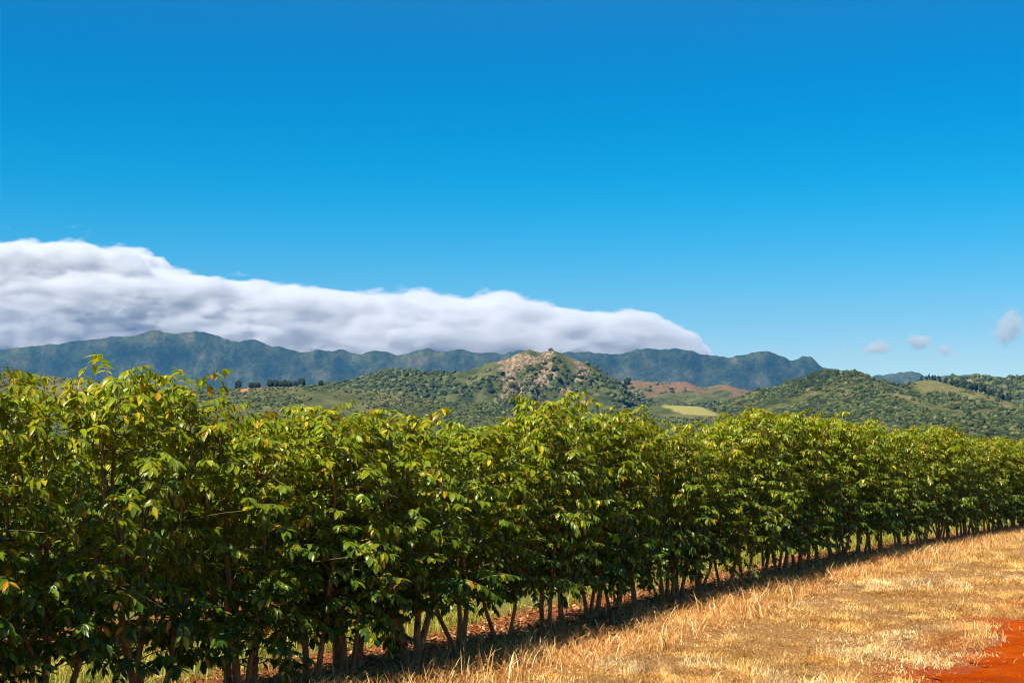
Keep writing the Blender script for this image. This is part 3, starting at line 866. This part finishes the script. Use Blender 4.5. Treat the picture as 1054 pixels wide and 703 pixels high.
# green and yellow grass in the alley behind the front row
X, Y, nn_ = strip(150000, -3.0, -.45)
cl = fbm(X * 1.0, Y * 1.0, 211, 4)
keep = rng.random(len(X)) < np.clip((cl - .3) * 3, .08, 1) * np.clip(.12 + sstep(-.7, -1.3, nn_), 0, 1)
X, Y, cl = X[keep], Y[keep], cl[keep]; n = len(X)
gc = np.array([(.17, .20, .025), (.27, .28, .035), (.38, .33, .07), (.5, .36, .12)])[rng.choice(4, n, p=(.3, .35, .2, .15))] * (.7 + .5 * rng.random((n, 1)))
blades('alley_grass', X, Y, (.06 + .15 * rng.random(n)) * (.6 + .9 * np.clip(cl, 0, 1)), rng.uniform(.2, 1.2, n), rng.uniform(.006, .012, n), gc, M_grass, 'yellow green grass in the alley behind the front row of trees', 'grass')
# fallen brown leaves under the trees
X, Y, nn_ = strip(60000, -1.5, 1.0)
keep = rng.random(len(X)) < .9 * np.exp(-((nn_ + .25) / .75) ** 2)
X, Y = X[keep], Y[keep]; n = len(X)
az = rng.random(n) * 6.28
D = np.stack([np.cos(az), np.sin(az), rng.uniform(-.1, .5, n)], -1)
B = np.stack([X, Y, gz(X, Y) + rng.uniform(.005, .04, n)], -1)
L = rng.uniform(.035, .085, n)
lc = np.array([(.24, .1, .04), (.36, .18, .07), (.15, .065, .03), (.48, .3, .14)])[rng.choice(4, n, p=(.35, .3, .2, .15))] * (.7 + .5 * rng.random((n, 1)))
me = leaves(B, D, np.array([0, 0, 1.0]) + rng.normal(0, .35, (n, 3)), L, L * .42, rng.uniform(-.6, 1.2, n), rng.uniform(-.2, .8, n), lc, 'leaf_litter')
stuff(link('leaf_litter', me, M_litter), 'curled brown fallen leaves under the coffee trees', 'leaf litter')

# clods and small stones on the red road
nc = 2600
sC = (rng.random(nc) ** 1.2) * 40 + 0; nC = 4.3 + rng.random(nc) ** 1.3 * 4.5
X, Y = row(sC, nC); keep = (Y > 9); X, Y = X[keep], Y[keep]
sz = .006 + .022 * rng.random(len(X)) ** 4
cc = np.array([(.30, .055, .008), (.40, .09, .015), (.22, .05, .012)])[rng.integers(0, 3, len(X))]
stuff(bush_cloud('dirt_clods', np.stack([X, Y, gz(X, Y) + .012 + sz * .2], -1), sz, cc, M_litter, .6), 'small red clods and stones on the dirt road', 'clods')

# ------------------------------------------------------------------ haze
HAZE = 3.7e-5
TOPZ = 900.0
def box_mesh(name, lo, hi):
    x0, y0, z0 = lo; x1, y1, z1 = hi
    V = np.array([(x0, y0, z0), (x1, y0, z0), (x1, y1, z0), (x0, y1, z0), (x0, y0, z1), (x1, y0, z1), (x1, y1, z1), (x0, y1, z1)])
    Q = [(0, 3, 2, 1), (4, 5, 6, 7), (0, 1, 5, 4), (1, 2, 6, 5), (2, 3, 7, 6), (3, 0, 4, 7)]
    return mesh_np(name, V, Q, smooth=False)
def haze_material():
    m, n, out = mat('haze')
    v = N(n, 'ShaderNodeVolumePrincipled')
    v.inputs['Color'].default_value = (0.03, 0.36, 1.0, 1)
    v.inputs['Density'].default_value = HAZE
    v.inputs['Anisotropy'].default_value = 0.1
    n.links.new(v.outputs[0], out.inputs['Volume'])
    return m
hz = link('haze', box_mesh('haze', (-6000, -2000, -60), (6000, 8420, TOPZ)), haze_material())
stuff(hz, 'thin blue haze in the air before the far mountains', 'haze')

# ------------------------------------------------------------------ clouds, behind the range
def cloud_material(name, top, Yc, Yh, zbot, soft, amp, scale, dens):
    """density from a height profile along x, broken up by noise"""
    m, n, out = mat(name)
    tc = N(n, 'ShaderNodeTexCoord'); sep = N(n, 'ShaderNodeSeparateXYZ'); n.links.new(tc.outputs['Object'], sep.inputs[0])
    x0, x1 = top[0][0], top[-1][0]; zmax = max(b for a, b in top)
    mr = N(n, 'ShaderNodeMapRange'); mr.inputs[1].default_value = x0; mr.inputs[2].default_value = x1
    n.links.new(sep.outputs[0], mr.inputs[0])
    fc = N(n, 'ShaderNodeFloatCurve'); cv = fc.mapping.curves[0]
    pts = [((a - x0) / (x1 - x0), b / zmax) for a, b in top]
    while len(cv.points) < len(pts): cv.points.new(.5, .5)
    for p, (a, b) in zip(cv.points, pts): p.location = (a, b); p.handle_type = 'AUTO'
    fc.mapping.update()
    n.links.new(mr.outputs[0], fc.inputs['Value'])
    def M(op, a, b=None, c=None, clamp=False):
        k = N(n, 'ShaderNodeMath', operation=op); k.use_clamp = clamp
        for s, v in zip(k.inputs, (a, b, c)):
            if v is None: continue
            if hasattr(v, 'is_linked'): n.links.new(v, s)
            else: s.default_value = v
        return k.outputs[0]
    tz = M('MULTIPLY', fc.outputs[0], zmax)
    dt = M('DIVIDE', M('SUBTRACT', tz, sep.outputs[2]), soft)
    db = M('DIVIDE', M('SUBTRACT', sep.outputs[2], zbot), soft * .7)
    dy = M('DIVIDE', M('SUBTRACT', Yh, M('ABSOLUTE', M('SUBTRACT', sep.outputs[1], Yc))), soft)
    dmin = M('MINIMUM', M('MINIMUM', dt, db), M('MINIMUM', dy, 1.2))
    mp = N(n, 'ShaderNodeMapping'); mp.inputs['Scale'].default_value = (.55, .9, 1.4); n.links.new(tc.outputs['Object'], mp.inputs['Vector'])
    f = noise(n, mp.outputs[0], scale, 9, .6)
    f2 = M('MULTIPLY', M('SUBTRACT', f, .5), amp)
    vo = N(n, 'ShaderNodeTexVoronoi', feature='F1'); vo.inputs['Scale'].default_value = scale * 2.2; vo.inputs['Detail'].default_value = 1.0; vo.inputs['Roughness'].default_value = .45
    n.links.new(mp.outputs[0], vo.inputs['Vector'])
    f2 = M('ADD', f2, M('MULTIPLY', M('SUBTRACT', .45, vo.outputs['Distance']), .5))
    fine = noise(n, mp.outputs[0], scale * 5.0, 5, .6)
    f2 = M('ADD', f2, M('MULTIPLY', M('SUBTRACT', fine, .5), .9))
    d = M('ADD', M('MULTIPLY', dmin, 1.35), f2)
    ms = N(n, 'ShaderNodeMapRange', interpolation_type='SMOOTHSTEP'); ms.inputs[1].default_value = 0.0; ms.inputs[2].default_value = 0.3; ms.inputs[3].default_value = 0; ms.inputs[4].default_value = dens
    n.links.new(d, ms.inputs[0])
    v = N(n, 'ShaderNodeVolumePrincipled')
    v.inputs['Color'].default_value = (.925, .925, .935, 1); v.inputs['Anisotropy'].default_value = .25
    n.links.new(ms.outputs[0], v.inputs['Density'])
    n.links.new(v.outputs[0], out.inputs['Volume'])
    m.cycles.volume_step_rate = 0.25
    return m
CY = 10000
def cx(px): return (px - 527) / F * CY
cl_top = [(-420, 262), (-200, 260), (-60, 256), (10, 256), (70, 256), (110, 255), (150, 260), (165, 276), (220, 288), (300, 299), (380, 305), (450, 308), (520, 306), (560, 316), (610, 324), (650, 326), (675, 332), (695, 340), (708, 347), (718, 356), (740, 385)]
top = [(cx(a), elev(b, CY)) for a, b in cl_top]
zb = elev(362, CY)
cb = link('cloud_bank', box_mesh('cloud_bank', (top[0][0], CY - 640, zb - 140), (top[-1][0], CY + 640, max(b for a, b in top) + 110)), cloud_material('cloud_bank', top, CY, 520, zb - 120, 165, 2.9, 0.0024, 0.02))
tag(cb, 'long grey and white cloud bank lying along the mountain crest at left', 'cloud')
def puff(px, py, rx, rz, dens, label, seed):
    """a small ragged cloud"""
    x, z = cx(px), elev(py, CY); k = CY / F
    ax, az = rx * k, rz * k
    m, n, out = mat('small_cloud')
    tc = N(n, 'ShaderNodeTexCoord')
    mp = N(n, 'ShaderNodeMapping'); mp.inputs['Scale'].default_value = (1 / ax, 1 / ax, 1 / az); n.links.new(tc.outputs['Object'], mp.inputs['Vector'])
    ln = N(n, 'ShaderNodeVectorMath', operation='LENGTH'); n.links.new(mp.outputs[0], ln.inputs[0])
    mp2 = N(n, 'ShaderNodeMapping'); mp2.inputs['Location'].default_value = (seed * 3.7, 0, 0); n.links.new(mp.outputs[0], mp2.inputs['Vector'])
    f = noise(n, mp2.outputs[0], 1.7, 6, .6)
    a = N(n, 'ShaderNodeMath', operation='MULTIPLY_ADD'); a.inputs[1].default_value = 1.9; a.inputs[2].default_value = -.15; n.links.new(f, a.inputs[0])
    b = N(n, 'ShaderNodeMath', operation='SUBTRACT'); n.links.new(a.outputs[0], b.inputs[0]); n.links.new(ln.outputs['Value'], b.inputs[1])
    ms = N(n, 'ShaderNodeMapRange', interpolation_type='SMOOTHSTEP'); ms.inputs[1].default_value = .1; ms.inputs[2].default_value = .75; ms.inputs[4].default_value = dens
    n.links.new(b.outputs[0], ms.inputs[0])
    v = N(n, 'ShaderNodeVolumePrincipled'); v.inputs['Color'].default_value = (.86, .87, .85, 1); v.inputs['Anisotropy'].default_value = .2
    n.links.new(ms.outputs[0], v.inputs['Density']); n.links.new(v.outputs[0], out.inputs['Volume'])
    o = link('small_cloud', box_mesh('small_cloud', (-ax * 1.2, -ax * 1.2, -az * 1.2), (ax * 1.2, ax * 1.2, az * 1.2)), m)
    o.location = (x, CY, z)
    tag(o, label, 'cloud', 'small clouds at the right')
puff(905, 357, 24, 12, .016, 'faint pinkish wisp of cloud, second from the left of the small clouds at right', 1)
puff(948, 352, 20, 13, .024, 'dark grey blue wisp of cloud above the far right ridge', 2)
puff(976, 361, 16, 10, .016, 'small low grey wisp of cloud lowest over the far right ridge', 3)
puff(1042, 336, 26, 30, .018, 'largest of the small clouds, at the right frame edge', 4)
puff(871, 358, 9, 5, .008, 'tiniest leftmost wisp of cloud above the end of the mountain range', 5)
